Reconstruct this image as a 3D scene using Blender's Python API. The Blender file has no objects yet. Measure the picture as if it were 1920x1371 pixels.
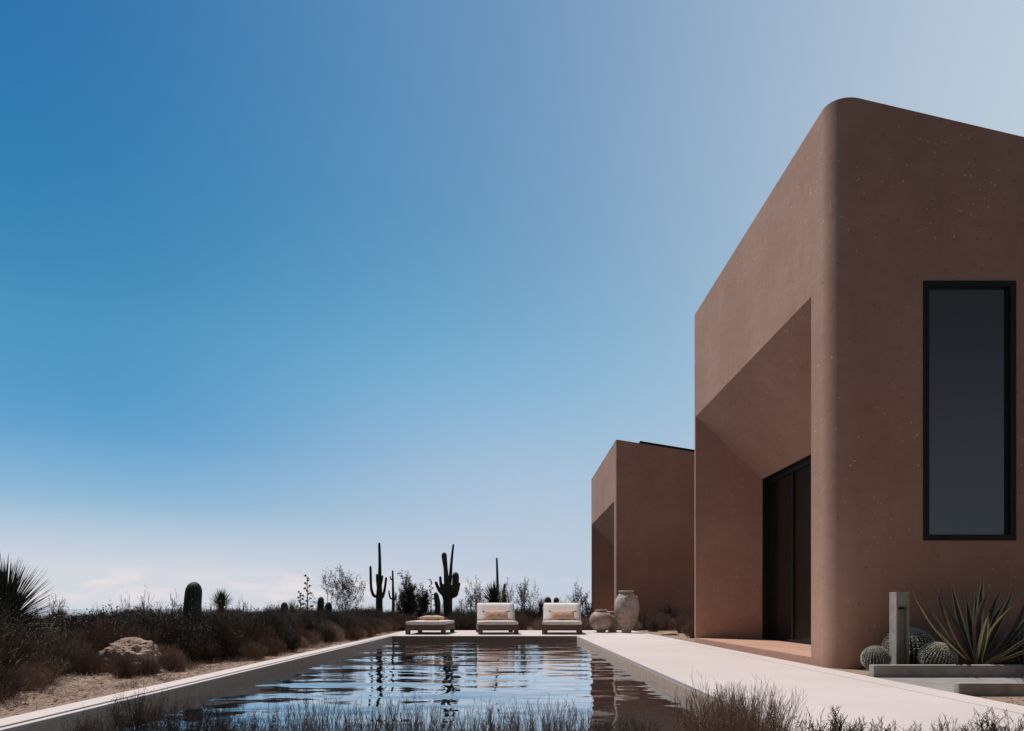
import bpy, bmesh, math, random
import numpy as np
from mathutils import Vector, Matrix
sc = bpy.context.scene
C = sc.collection
R = math.radians
H0 = 0.85                      # eye height above the deck
F = 1280.0                     # focal length in photo pixels (24 mm on 36 mm, 1920 px wide)
HY = 1139.0                    # horizon row in the photo

# ------------------------------------------------------------------ camera
cam = bpy.data.cameras.new('camera'); camo = bpy.data.objects.new('camera', cam); C.objects.link(camo)
camo.location = (0, 0, H0); camo.rotation_euler = (R(90), 0, 0)
cam.lens = 24.0; cam.sensor_width = 36.0; cam.shift_y = (HY - 685.5) / 1920.0
cam.clip_start = 0.05; cam.clip_end = 30000
sc.camera = camo

# ------------------------------------------------------------------ light
SUNV = Vector((-0.325, 0.34, 1.0)).normalized()      # towards the sun
sun = bpy.data.lights.new('sun', 'SUN'); suno = bpy.data.objects.new('sun', sun); C.objects.link(suno)
sun.energy = 4.4; sun.angle = R(0.5); sun.color = (1.0, 0.93, 0.855)
suno.rotation_euler = SUNV.to_track_quat('Z', 'Y').to_euler()
suno.location = (-8, 14, 40)

w = bpy.data.worlds.new('World'); sc.world = w; w.use_nodes = True
nt = w.node_tree; nt.nodes.clear()
def N(t, **k):
    n = nt.nodes.new(t)
    for a, b in k.items(): setattr(n, a, b)
    return n
L = lambda a, b: nt.links.new(a, b)
out = N('ShaderNodeOutputWorld'); bg = N('ShaderNodeBackground'); L(bg.outputs[0], out.inputs[0])
sky = N('ShaderNodeTexSky'); sky.sky_type = 'NISHITA'; sky.sun_disc = False
sky.sun_elevation = math.asin(SUNV.z); sky.sun_rotation = math.atan2(SUNV.x, SUNV.y)
sky.altitude = 300; sky.air_density = 1.0; sky.dust_density = 0.6; sky.ozone_density = 2.5
tc = N('ShaderNodeTexCoord')
sep = N('ShaderNodeSeparateXYZ'); L(tc.outputs['Generated'], sep.inputs[0])
def math_n(op, a, b=None, clamp=False):
    n = N('ShaderNodeMath', operation=op); n.use_clamp = clamp
    for i, v in enumerate((a, b)):
        if v is None: continue
        if isinstance(v, (int, float)): n.inputs[i].default_value = v
        else: L(v, n.inputs[i])
    return n.outputs[0]
def maprange(v, a, b, c=0.0, d=1.0, mode='SMOOTHSTEP'):
    n = N('ShaderNodeMapRange', interpolation_type=mode); L(v, n.inputs[0])
    for i, q in enumerate((a, b, c, d)): n.inputs[1 + i].default_value = q
    return n.outputs[0]
def mixc(f, a, b, bt='MIX'):
    n = N('ShaderNodeMix', data_type='RGBA', blend_type=bt)
    for s, v in ((n.inputs[0], f), (n.inputs[6], a), (n.inputs[7], b)):
        if isinstance(v, (int, float)): s.default_value = v
        elif isinstance(v, tuple): s.default_value = (*v, 1)
        else: L(v, s)
    return n.outputs[2]
# clear-air colour by height (desert air), the Nishita sky blended in
ramp = N('ShaderNodeValToRGB'); cr = ramp.color_ramp; cr.interpolation = 'CARDINAL'
els = maprange(sep.outputs['Z'], 0.0, 1.0, 0.0, 1.0, 'LINEAR'); L(els, ramp.inputs[0])
stops = [(0.0, (.67, .69, .755)), (0.06, (.60, .65, .735)), (0.125, (.32, .51, .68)), (0.21, (.125, .36, .615)), (0.37, (.05, .262, .49)),
         (0.58, (.013, .160, .40)), (0.8, (.018, .13, .36)), (1.0, (.014, .10, .30))]
while len(cr.elements) < len(stops): cr.elements.new(0.5)
for e, (p, c) in zip(cr.elements, stops): e.position = p; e.color = (*c, 1)
nish = mixc(1.0, sky.outputs[0], (0.085, 0.085, 0.085), 'MULTIPLY')
base = mixc(0.06, ramp.outputs[0], nish)
# thin bright high haze on the right-hand side of the sky
gd = N('ShaderNodeVectorMath', operation='DOT_PRODUCT'); L(tc.outputs['Generated'], gd.inputs[0])
gv = Vector((0.75, 0.50, 0.43)).normalized(); gd.inputs[1].default_value = gv
mid = math_n('MULTIPLY', maprange(gd.outputs['Value'], 0.12, 0.60), maprange(sep.outputs['Z'], 0.16, 0.52, 0.78, 0.24))
base = mixc(mid, base, mixc(maprange(sep.outputs['Z'], 0.08, 0.40), (.50, .58, .70), (.215, .495, .72)))
gl = math_n('MULTIPLY', math_n('POWER', maprange(gd.outputs['Value'], 0.08, 0.96, 0.0, 1.0, 'LINEAR'), 3.8), 0.95)
c1 = mixc(gl, base, (.545, .625, .715))
# dark grey added to the unseen sky behind the camera, dims house fronts
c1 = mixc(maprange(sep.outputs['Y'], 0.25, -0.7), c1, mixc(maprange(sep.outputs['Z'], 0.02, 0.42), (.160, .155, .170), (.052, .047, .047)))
# low pale clouds near the horizon, left of the pool
mp = N('ShaderNodeMapping'); mp.inputs['Scale'].default_value = (7, 7, 30); L(tc.outputs['Generated'], mp.inputs[0])
nz = N('ShaderNodeTexNoise'); nz.inputs['Scale'].default_value = 1.6; nz.inputs['Detail'].default_value = 6; L(mp.outputs[0], nz.inputs[0])
cl = maprange(nz.outputs[0], 0.44, 0.68)
band = math_n('MULTIPLY', maprange(sep.outputs['Z'], 0.0, 0.018), maprange(sep.outputs['Z'], 0.028, 0.062, 1.0, 0.0))
side = maprange(sep.outputs['X'], -0.22, 0.10, 1.0, 0.15)
cf = math_n('MULTIPLY', math_n('MULTIPLY', cl, band), side)
c2 = mixc(math_n('MULTIPLY', cf, 0.95), c1, (.82, .75, .77))
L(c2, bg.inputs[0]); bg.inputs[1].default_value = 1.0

sc.view_settings.view_transform = 'Standard'; sc.view_settings.look = 'None'
sc.view_settings.exposure = 0.0; sc.view_settings.gamma = 1.0
sc.render.engine = 'CYCLES'
sc.cycles.max_bounces = 8; sc.cycles.transparent_max_bounces = 12
sc.cycles.caustics_reflective = False; sc.cycles.caustics_refractive = False
rng = np.random.default_rng(7); random.seed(7)

# ------------------------------------------------------------------ helpers
def P(px, py, Y):                 # point of the place at depth Y seen at photo pixel (px, py): used to measure sizes
    return Vector(((px - 960) / F * Y, Y, H0 + (HY - py) / F * Y))
def tag(o, label=None, cat=None, group=None, kind=None):
    if label: o['label'] = label
    if cat: o['category'] = cat
    if group: o['group'] = group
    if kind: o['kind'] = kind
    return o
def link(o, parent=None):
    C.objects.link(o)
    if parent: o.parent = parent
    return o
def thing(name, label, cat, loc=(0, 0, 0), rz=0, group=None):
    o = bpy.data.objects.new(name, None); o.empty_display_size = 0.1; C.objects.link(o)
    o.location = loc; o.rotation_euler = (0, 0, rz); return tag(o, label, cat, group)
class M:
    """collects vertices and faces of mixed size, builds one mesh object"""
    def __init__(s): s.v = []; s.f = []; s.m = []; s.n = 0
    def add(s, v, f, m=0):
        v = np.asarray(v, float).reshape(-1, 3)
        if isinstance(f, np.ndarray): s.f.append(f + s.n); s.m.append(np.full(len(f), m))
        else:
            for q in f: s.f.append(np.array([q]) + s.n); s.m.append(np.array([m]))
        s.v.append(v); s.n += len(v)
    def mesh(s, name, mats, smooth=False):
        v = np.concatenate(s.v); me = bpy.data.meshes.new(name)
        me.vertices.add(len(v)); me.vertices.foreach_set('co', v.astype(np.float32).ravel())
        loops = np.concatenate([f.ravel() for f in s.f]).astype(np.int32)
        tot = np.concatenate([np.full(len(f), f.shape[1]) for f in s.f]).astype(np.int32)
        st = np.concatenate([[0], np.cumsum(tot)[:-1]]).astype(np.int32)
        me.loops.add(len(loops)); me.loops.foreach_set('vertex_index', loops)
        me.polygons.add(len(tot)); me.polygons.foreach_set('loop_start', st); me.polygons.foreach_set('loop_total', tot)
        me.polygons.foreach_set('material_index', np.concatenate(s.m).astype(np.int32))
        me.polygons.foreach_set('use_smooth', np.full(len(tot), smooth))
        for m in (mats if isinstance(mats, (list, tuple)) else [mats]): me.materials.append(m)
        me.update(calc_edges=True); me.validate(); return me
    def obj(s, name, mats, parent=None, smooth=False):
        return link(bpy.data.objects.new(name, s.mesh(name, mats, smooth)), parent)
def tubes(m, paths, rad, sides=3, mi=0, cap=True):
    """paths (n,k,3), rad (n,k)"""
    paths = np.asarray(paths, float); rad = np.asarray(rad, float); n, k, _ = paths.shape
    d = np.gradient(paths, axis=1); d /= np.linalg.norm(d, axis=2, keepdims=True) + 1e-9
    ref = np.tile(np.array([0.31, 0.52, 0.11]), (n, 1)); ref /= np.linalg.norm(ref[0])
    bad = np.abs((d[:, 0] * ref).sum(1)) > .9; ref[bad] = [1, -.3, 0.1]
    a = np.cross(d, ref[:, None, :]); a /= np.linalg.norm(a, axis=2, keepdims=True) + 1e-9
    b = np.cross(d, a)
    t = np.arange(sides) / sides * 2 * np.pi
    ring = paths[:, :, None, :] + rad[:, :, None, None] * (a[:, :, None, :] * np.cos(t)[None, None, :, None] + b[:, :, None, :] * np.sin(t)[None, None, :, None])
    idx = np.arange(n * k * sides).reshape(n, k, sides)
    p = idx[:, :-1, :]; q = idx[:, 1:, :]
    f = np.stack([p, np.roll(p, -1, 2), np.roll(q, -1, 2), q], -1).reshape(-1, 4)
    m.add(ring.reshape(-1, 3), f, mi)
    return m
def leaves(m, pos, size, mi=0, up=0.3, g=None, slim=0.4):
    """small rhombic leaves at pos (n,3)"""
    g = g or rng; n = len(pos)
    d = g.normal(size=(n, 3)); d[:, 2] += up; d /= np.linalg.norm(d, axis=1, keepdims=True)
    e = np.cross(d, g.normal(size=(n, 3))); e /= np.linalg.norm(e, axis=1, keepdims=True) + 1e-9
    s = (np.asarray(size) * g.uniform(.6, 1.3, n))[:, None]
    v = np.stack([pos, pos + d * s * .5 + e * s * slim * .5, pos + d * s, pos + d * s * .5 - e * s * slim * .5], 1)
    m.add(v.reshape(-1, 3), np.arange(n * 4).reshape(n, 4), mi)
def box(m, x0, x1, y0, y1, z0, z1, mi=0, bev=0.0):
    if bev <= 0:
        v = [(x, y, z) for z in (z0, z1) for y in (y0, y1) for x in (x0, x1)]
        m.add(v, np.array([(0, 2, 3, 1), (4, 5, 7, 6), (0, 1, 5, 4), (2, 6, 7, 3), (0, 4, 6, 2), (1, 3, 7, 5)]), mi); return
    bm = bmesh.new(); bmesh.ops.create_cube(bm, size=1)
    for v in bm.verts: v.co = Vector(((x0 + x1) / 2 + v.co.x * (x1 - x0), (y0 + y1) / 2 + v.co.y * (y1 - y0), (z0 + z1) / 2 + v.co.z * (z1 - z0)))
    bmesh.ops.bevel(bm, geom=bm.edges[:], offset=bev, segments=2, affect='EDGES', profile=.5)
    addbm(m, bm, mi)
def addbm(m, bm, mi=0):
    bm.verts.index_update(); m.add([v.co[:] for v in bm.verts], [tuple(v.index for v in f.verts) for f in bm.faces], mi); bm.free()
def lathe(m, prof, seg=40, mi=0, cx=0, cy=0, wob=None):
    prof = np.array(prof, float); t = np.arange(seg) / seg * 2 * np.pi
    r = prof[:, 0][:, None] * (1 if wob is None else wob(t[None, :], prof[:, 1][:, None]))
    v = np.stack([cx + r * np.cos(t), cy + r * np.sin(t), np.repeat(prof[:, 1][:, None], seg, 1)], -1)
    idx = np.arange(len(prof) * seg).reshape(len(prof), seg); p = idx[:-1]; q = idx[1:]
    m.add(v.reshape(-1, 3), np.stack([p, np.roll(p, -1, 1), np.roll(q, -1, 1), q], -1).reshape(-1, 4), mi)

# ------------------------------------------------------------------ materials
class Mat:
    def __init__(s, name):
        s.m = bpy.data.materials.new(name); s.m.use_nodes = True; s.t = s.m.node_tree
        s.b = s.t.nodes['Principled BSDF']; s.o = s.t.nodes['Material Output']; s.b.inputs['Specular IOR Level'].default_value = .3
        s.c = s.n('ShaderNodeTexCoord').outputs['Object']
    def n(s, t, **k):
        q = s.t.nodes.new(t)
        for a, b in k.items(): setattr(q, a, b)
        return q
    def l(s, a, b): s.t.links.new(a, b)
    def noise(s, scale, det=5, rough=.55, vec=None, sc3=None):
        q = s.n('ShaderNodeTexNoise'); q.inputs['Scale'].default_value = scale; q.inputs['Detail'].default_value = det; q.inputs['Roughness'].default_value = rough
        v = vec or s.c
        if sc3: mp = s.n('ShaderNodeMapping'); mp.inputs['Scale'].default_value = sc3; s.l(v, mp.inputs[0]); v = mp.outputs[0]
        s.l(v, q.inputs['Vector']); return q.outputs[0]
    def vor(s, scale, feat='F1'):
        q = s.n('ShaderNodeTexVoronoi', feature=feat); q.inputs['Scale'].default_value = scale; s.l(s.c, q.inputs['Vector']); return q
    def rng(s, v, a, b, c=0.0, d=1.0):
        q = s.n('ShaderNodeMapRange', interpolation_type='SMOOTHSTEP'); s.l(v, q.inputs[0])
        for i, x in enumerate((a, b, c, d)): q.inputs[1 + i].default_value = x
        return q.outputs[0]
    def mul(s, a, b, op='MULTIPLY'):
        q = s.n('ShaderNodeMath', operation=op)
        for i, x in enumerate((a, b)):
            if isinstance(x, (int, float)): q.inputs[i].default_value = x
            else: s.l(x, q.inputs[i])
        return q.outputs[0]
    def mix(s, f, a, b, bt='MIX'):
        q = s.n('ShaderNodeMix', data_type='RGBA', blend_type=bt)
        for k, v in ((q.inputs[0], f), (q.inputs[6], a), (q.inputs[7], b)):
            if isinstance(v, (int, float)): k.default_value = v
            elif isinstance(v, tuple): k.default_value = (*v, 1)
            else: s.l(v, k)
        return q.outputs[2]
    def col(s, v):
        if isinstance(v, tuple): s.b.inputs['Base Color'].default_value = (*v, 1)
        else: s.l(v, s.b.inputs['Base Color'])
    def bump(s, h, st, dist=.01):
        q = s.n('ShaderNodeBump'); q.inputs['Strength'].default_value = st; q.inputs['Distance'].default_value = dist; s.l(h, q.inputs['Height']); s.l(q.outputs[0], s.b.inputs['Normal']); return q
    def rough(s, v): s.b.inputs['Roughness'].default_value = v

def plaster():
    m = Mat('terracotta_plaster'); m.rough(.88)
    c = m.mix(m.rng(m.noise(.55, 6, .6), .35, .68), (.43, .250, .182), (.50, .297, .220))
    c = m.mix(m.rng(m.noise(5, 6, .65), .42, .75, 0, .35), c, (.31, .18, .128))
    c = m.mix(m.rng(m.noise(60, 3, .6), .5, .75, 0, .22), c, (.54, .35, .26))
    v = m.vor(8.0); d = m.rng(v.outputs['Distance'], .07, .13, 1, 0)     # sparse chips of pale aggregate
    s = m.n('ShaderNodeSeparateColor'); m.l(v.outputs['Color'], s.inputs[0])
    k = m.mul(m.mul(d, m.rng(s.outputs[0], .30, .305)), m.rng(m.noise(.8, 3), .42, .54)); c = m.mix(m.mul(k, .85), c, (.78, .66, .56))
    v2 = m.vor(9.0); d2 = m.rng(v2.outputs['Distance'], .08, .17, 1, 0); s2 = m.n('ShaderNodeSeparateColor'); m.l(v2.outputs['Color'], s2.inputs[0])
    k2 = m.mul(d2, m.rng(s2.outputs[1], .85, .855)); c = m.mix(m.mul(k2, .55), c, (.16, .09, .06))
    v3 = m.vor(15.0); s3 = m.n('ShaderNodeSeparateColor'); m.l(v3.outputs['Color'], s3.inputs[0])
    k3 = m.mul(m.mul(m.rng(v3.outputs['Distance'], .10, .17, 1, 0), m.rng(s3.outputs[2], .55, .555)), m.rng(m.noise(1.3, 3), .50, .62)); c = m.mix(m.mul(k3, .9), c, (.85, .72, .58))
    c = m.mix(m.rng(m.noise(2.2, 5, .65, sc3=(1, 1, .12)), .52, .74, 0, .22), c, (.30, .175, .125))
    m.col(c)
    h = m.mul(m.noise(14, 8, .7), m.mul(m.noise(90, 3, .6), .35), 'ADD'); h = m.mul(h, m.mul(k2, -.5), 'ADD')
    m.bump(h, .45, .012); return m.m
def simple(name, a, b, scale=8, rough=.8, bump=.2, bs=40, sc3=None, dist=.01, spec=.3, det=5):
    m = Mat(name); m.rough(rough); m.b.inputs['Specular IOR Level'].default_value = spec
    m.col(m.mix(m.rng(m.noise(scale, det, .6, sc3=sc3), .32, .68), a, b))
    if bump: m.bump(m.noise(bs, 5, .6, sc3=sc3), bump, dist)
    return m.m
def leafmat(name, a, b, scale=6, rough=.6, trans=.0):
    m = Mat(name); m.rough(rough); m.b.inputs['Specular IOR Level'].default_value = .25
    c = m.mix(m.rng(m.noise(scale, 3), .35, .65), a, b)
    oi = m.n('ShaderNodeObjectInfo'); c = m.mix(m.rng(oi.outputs['Random'], 0, 1, 0, .5), c, tuple(x * .6 for x in a)); m.col(c)
    return m.m
def concrete_deck():
    m = Mat('pale_concrete'); m.rough(.75)
    c = m.mix(m.rng(m.noise(.7, 6, .6), .3, .7), (.535, .465, .44), (.585, .51, .485))
    c = m.mix(m.rng(m.noise(7, 6, .7), .5, .8, 0, .35), c, (.48, .41, .38))
    c = m.mix(m.rng(m.noise(160, 2), .55, .75, 0, .25), c, (.42, .36, .33)); m.col(c)
    m.bump(m.noise(120, 4), .15, .004); return m.m
def sandmat():
    m = Mat('desert_sand'); m.rough(.95)
    c = m.mix(m.rng(m.noise(.8, 6, .6), .3, .7), (.265, .178, .134), (.34, .238, .183))
    c = m.mix(m.rng(m.noise(9, 6, .7), .48, .7, 0, .5), c, (.24, .16, .115))
    c = m.mix(m.rng(m.noise(70, 3, .7), .52, .7, 0, .5), c, (.40, .295, .235))
    # dark soil and leaf litter under the scrub, pale sand only along the coping and by the path
    sp = m.n('ShaderNodeSeparateXYZ'); m.l(m.c, sp.inputs[0]); wob = m.mul(m.mul(m.noise(1.1, 4), -.5, 'ADD'), 1.6)
    lf = m.rng(m.mul(sp.outputs[0], wob, 'ADD'), -5.6, -5.15, 0, 1); rt = m.rng(m.mul(sp.outputs[0], wob, 'ADD'), 8.5, 10, 1, 0)
    bk = m.rng(m.mul(sp.outputs[1], wob, 'ADD'), 25.5, 26.2, 1, 0); ft = m.rng(m.mul(sp.outputs[1], wob, 'ADD'), 3.0, 4.0, 0, 1)
    c = m.mix(m.mul(m.mul(lf, rt), m.mul(bk, ft)), m.mix(m.rng(m.noise(12, 6, .7), .4, .6), (.055, .040, .030), (.12, .085, .064)), c)
    m.col(c)
    m.bump(m.mul(m.noise(6, 7, .7), m.mul(m.noise(60, 4, .7), .3), 'ADD'), .9, .05); return m.m
def watermat():
    m = Mat('pool_water'); t = m.t; t.nodes.remove(m.b)
    tcv = m.c
    mp = m.n('ShaderNodeMapping'); mp.inputs['Scale'].default_value = (.55, 1.0, 1); mp.inputs['Rotation'].default_value = (0, 0, .15); m.l(tcv, mp.inputs[0])
    big = m.noise(1.0, 2, .45, vec=mp.outputs[0]); mid = m.noise(2.6, 2, .5, vec=mp.outputs[0]); fine = m.noise(30, 2, .5, vec=mp.outputs[0])
    h = m.mul(m.mul(big, 1.0), m.mul(mid, .17), 'ADD'); h = m.mul(h, m.mul(fine, .006), 'ADD')
    b = m.n('ShaderNodeBump'); b.inputs['Strength'].default_value = 1.0; b.inputs['Distance'].default_value = .045; m.l(h, b.inputs['Height'])
    g = m.n('ShaderNodeBsdfGlossy'); g.inputs['Roughness'].default_value = .015; g.inputs['Color'].default_value = (.97, .98, 1, 1); m.l(b.outputs[0], g.inputs['Normal'])
    r = m.n('ShaderNodeBsdfTransparent'); r.inputs['Color'].default_value = (.40, .52, .60, 1)
    fr = m.n('ShaderNodeFresnel'); fr.inputs['IOR'].default_value = 1.33; m.l(b.outputs[0], fr.inputs['Normal'])
    x = m.n('ShaderNodeMixShader'); m.l(m.mul(fr.outputs[0], 1.9), x.inputs[0]); m.l(r.outputs[0], x.inputs[1]); m.l(g.outputs[0], x.inputs[2]); m.l(x.outputs[0], m.o.inputs[0])
    return m.m
def seamat():
    m = Mat('sea_water'); m.col((.10, .16, .22)); m.rough(.12); m.b.inputs['Specular IOR Level'].default_value = .8
    m.bump(m.noise(.02, 4), .15, 3); return m.m
def jarmat():
    m = Mat('weathered_clay'); m.rough(.85)
    c = m.mix(m.rng(m.noise(3.2, 6, .65), .38, .62), (.33, .285, .245), (.54, .475, .41))
    sp = m.n('ShaderNodeSeparateXYZ'); m.l(m.c, sp.inputs[0])
    lo = m.rng(m.mul(sp.outputs[2], m.mul(m.noise(4, 4), .5), 'ADD'), 1.02, .92)
    hi = m.rng(sp.outputs[2], .18, .34); f = m.mul(m.mul(lo, hi), m.rng(m.noise(11, 6, .7), .36, .62, .25, 1))
    c = m.mix(m.mul(f, .8), c, (.42, .255, .20)); c = m.mix(m.rng(m.noise(22, 6, .8), .50, .62, 0, .7), c, (.17, .12, .10)); c = m.mix(m.rng(m.noise(5, 4, .6, sc3=(1, 1, 4)), .52, .66, 0, .5), c, (.22, .18, .15))
    c = m.mix(m.rng(m.noise(40, 4, .7), .6, .72, 0, .7), c, (.58, .53, .47)); m.col(c)
    m.bump(m.mul(m.noise(18, 6, .7), m.noise(6, 3, .6, sc3=(1, 1, 9)), 'ADD'), .7, .018); return m.m
def agavemat():
    m = Mat('agave_leaf_green'); m.rough(.5); m.col(m.mix(m.rng(m.noise(3, 5, .6, sc3=(3, 3, 1)), .35, .65), (.050, .053, .032), (.092, .092, .060))); m.bump(m.noise(30, 3), .2, .003); return m.m
def boulder():
    m = Mat('sandstone_boulder'); m.rough(.92)
    c = m.mix(m.rng(m.noise(2.5, 7, .7), .35, .65), (.34, .235, .175), (.48, .36, .285)); c = m.mix(m.rng(m.noise(14, 6, .75), .5, .64, 0, .7), c, (.19, .125, .095)); m.col(c)
    m.bump(m.noise(9, 9, .75), .9, .05); return m.m
PL = plaster(); DK = concrete_deck(); SAND = sandmat(); WAT = watermat(); SEA = seamat(); JAR = jarmat(); BOUL = boulder()
POOLW = simple('pool_wall_stone', (.50, .37, .28), (.60, .455, .35), 9, .7, .4, 50)
POOLF = simple('pool_floor_mosaic', (.030, .036, .034), (.06, .066, .058), 40, .6, .1, 60)
GROOVE = simple('dark_joint', (.10, .085, .075), (.15, .13, .11), 20, .9, 0)
CONC = simple('grey_concrete', (.25, .228, .203), (.34, .312, .28), 5, .85, .35, 45)
PAD = simple('grey_stone_paving', (.22, .20, .19), (.30, .275, .265), 2.5, .8, .25, 30, sc3=(1, 5, 1))
METAL = simple('black_metal', (.009, .009, .009), (.014, .014, .014), 5, .45, 0, spec=.4)
DARKG = simple('door_glass', (.014, .012, .009), (.022, .017, .012), 1, .22, 0, spec=.25)
GLASS = simple('window_glass', (.026, .027, .036), (.036, .037, .048), .4, .06, 0, spec=.55)
WOOD = simple('weathered_teak', (.088, .058, .042), (.145, .10, .074), 3, .75, .4, 14, sc3=(1, 12, 12))
FAB = simple('white_canvas', (.66, .60, .56), (.73, .67, .63), 5, .9, .3, 220, dist=.002)
PEACH = simple('peach_linen', (.52, .33, .23), (.60, .40, .29), 12, .95, .12, 160, dist=.003)
TASS = simple('tan_tassel_thread', (.20, .12, .08), (.28, .18, .12), 30, .95, 0)
CACT = simple('saguaro_skin', (.030, .036, .022), (.052, .058, .036), 3, .65, .3, 30)
CACTB = simple('dry_cactus_skin', (.060, .044, .030), (.085, .062, .042), 3, .7, .3, 30)
BARREL = simple('barrel_cactus_skin', (.036, .042, .030), (.062, .066, .046), 6, .6, .2, 30)
SPINE = simple('pale_spines', (.50, .49, .43), (.66, .65, .58), 20, .7, 0)
AG = agavemat(); AGY = simple('agave_yellow_margin', (.58, .46, .20), (.74, .61, .30), 9, .55, .1, 30)
AGR = simple('agave_withered_margin', (.20, .11, .08), (.28, .18, .12), 9, .6, .1, 30)
GLASS.node_tree.nodes['Principled BSDF'].inputs['IOR'].default_value = 2.9; GLASS.node_tree.nodes['Principled BSDF'].inputs['Specular Tint'].default_value = (.72, .86, 1, 1)
TW1 = leafmat('dry_brown_twig', (.145, .094, .067), (.215, .148, .110))
TW2 = leafmat('pale_dry_twig', (.26, .175, .125), (.38, .265, .195))
TW3 = leafmat('dark_twig', (.075, .052, .040), (.12, .085, .064))
LF1 = leafmat('dark_scrub_leaf', (.040, .040, .025), (.068, .064, .040))
LF2 = leafmat('grey_green_leaf', (.13, .125, .085), (.20, .19, .13))
YUC = leafmat('yucca_leaf', (.05, .058, .036), (.085, .09, .058))
SOIL = simple('dark_soil', (.045, .032, .024), (.08, .056, .042), 8, .95, .6, 30, dist=.03)

# ------------------------------------------------------------------ ground, sea
XD0, XD1, YD0, YD1 = -3.91, 4.41, 4.15, 25.3         # deck outline
XP0, XP1, YP0, YP1 = -3.56, 1.93, 4.55, 20.33        # pool
def gz(x, y):
    x = np.asarray(x, float); y = np.asarray(y, float)
    d = np.hypot(x, y - 14)
    drop = np.clip((d - 40) / 160, 0, 1); z = -0.03 - 45 * drop ** 1.25
    dx = np.maximum(np.maximum(XD0 - x, x - XD1), 0); dy = np.maximum(np.maximum(YD0 - y, y - YD1), 0)
    e = np.clip((np.hypot(dx, dy) - .35) / 2.5, 0, 1)
    far = np.clip((5.0 - x) / 1.5, 0, 1)             # level by the houses
    z += e * far * (.05 * np.sin(x * 1.7 + .6 * y) + .04 * np.sin(y * 1.1 - .8 * x + 1.3) + .02)
    return z
def ground():
    xs = np.unique(np.concatenate([[-3000, -1200, -500, -300, -210, -160, -120, -95, -75, -60], np.arange(-50, -8, 1.5), np.arange(-8, XD0, .3), [XD0, 0, XD1], np.arange(4.7, 10, .5), np.arange(10, 52, 3), [60, 80, 110, 160, 230, 400, 1200, 3000]]))
    ys = np.unique(np.concatenate([[-3000, -900, -250, -150, -110, -80, -60, -50, -40, -30, -20, -10, -5, 0], np.arange(1, YD0, .4), [YD0], np.arange(4.5, YD1, .4), [YD1], np.arange(25.6, 34, .5), np.arange(34, 62, 1.5), [70, 80, 95, 115, 140, 170, 200, 260, 500, 1200, 3000]]))
    X, Y = np.meshgrid(xs, ys); Z = gz(X, Y); nx = len(xs)
    f = []
    for j in range(len(ys) - 1):
        for i in range(nx - 1):
            if xs[i] >= XD0 - 1e-6 and xs[i + 1] <= XD1 + 1e-6 and ys[j] >= YD0 - 1e-6 and ys[j + 1] <= YD1 + 1e-6: continue
            f.append((j * nx + i, j * nx + i + 1, (j + 1) * nx + i + 1, (j + 1) * nx + i))
    m = M(); m.add(np.stack([X, Y, Z], -1), np.array(f)); tag(m.obj('ground', SAND, smooth=True), kind='structure')
    m = M(); q = 14000; m.add([(-q, -q, -38), (q, -q, -38), (q, q, -38), (-q, q, -38)], np.array([(0, 1, 2, 3)])); tag(m.obj('sea', SEA), kind='structure')
ground()

# ------------------------------------------------------------------ pool and deck
def pool():
    d = M(); zb = -.22
    box(d, XP1, 4.068, YD0, YD1, zb, 0, 0, .006)                 # right walk
    box(d, 4.100, XD1, YD0, YD1, zb, .0, 0, .006)                # border strip behind the joint
    box(d, XP0 + .06 - .06, XP1 - .0005, YP1, YD1, zb, -.0, 0, .006)   # end terrace
    box(d, XD0, -3.665, YD0, YD1, zb, 0, 0, .006)                # left coping
    box(d, -3.625, XP0 - .002, YD0, YP1 + .2, zb, -.004, 0, .004)        # thin inner lip
    box(d, -3.664, XP0 - .002, YP1 + .202, YD1, zb, -.001, 0, .004)
    box(d, XP0, XP1 - .002, YD0, YP0, zb, 0, 0, .006)            # near coping
    tag(d.obj('pool_deck', DK), kind='structure')
    g = M(); box(g, 4.064, 4.104, YD0 + .01, YD1 - .01, zb, -.035, 0); box(g, -3.668, -3.622, YD0 + .01, YP1 + .19, zb, -.03, 0)
    tag(g.obj('deck_joint', GROOVE), kind='structure')
    b = M(); zt = -.045
    x0, x1, y0, y1, zf = XP0 - .01, XP1 + .03, YP0 + .0, YP1 + .03, -1.5
    b.add([(x0, y0, zf), (x1, y0, zf), (x1, y1, zf), (x0, y1, zf)], np.array([(0, 1, 2, 3)]), 1)
    tk = .12; zt = -.224
    box(b, x0 - tk, x0, y0 - tk, y1 + tk, zf, zt, 0); box(b, x1, x1 + tk, y0 - tk, y1 + tk, zf, zt, 0)
    box(b, x0, x1, y1, y1 + tk, zf, zt, 0); box(b, x0, x1, y0 - tk, y0, zf, zt, 0)
    # facing of the deck's pool side above the water, set 3 mm proud of the slab
    box(b, XP1 - .004, XP1 - .0005, YP0, YP1 - .004, -.30, -.045, 0); box(b, XP0 - .0015, XP0 + .003, YP0, YP1 - .004, -.30, -.03, 0)
    box(b, XP0, XP1, YP1 - .004, YP1 - .0005, -.30, -.03, 0)
    tag(b.obj('pool_basin', [POOLW, POOLF]), kind='structure')
    wv = M(); wv.add([(x0 + .002, y0, -.145), (x1 - .002, y0, -.145), (x1 - .002, y1, -.145), (x0 + .002, y1, -.145)], np.array([(0, 1, 2, 3)]))
    tag(wv.obj('water', WAT), kind='structure')
pool()

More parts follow.
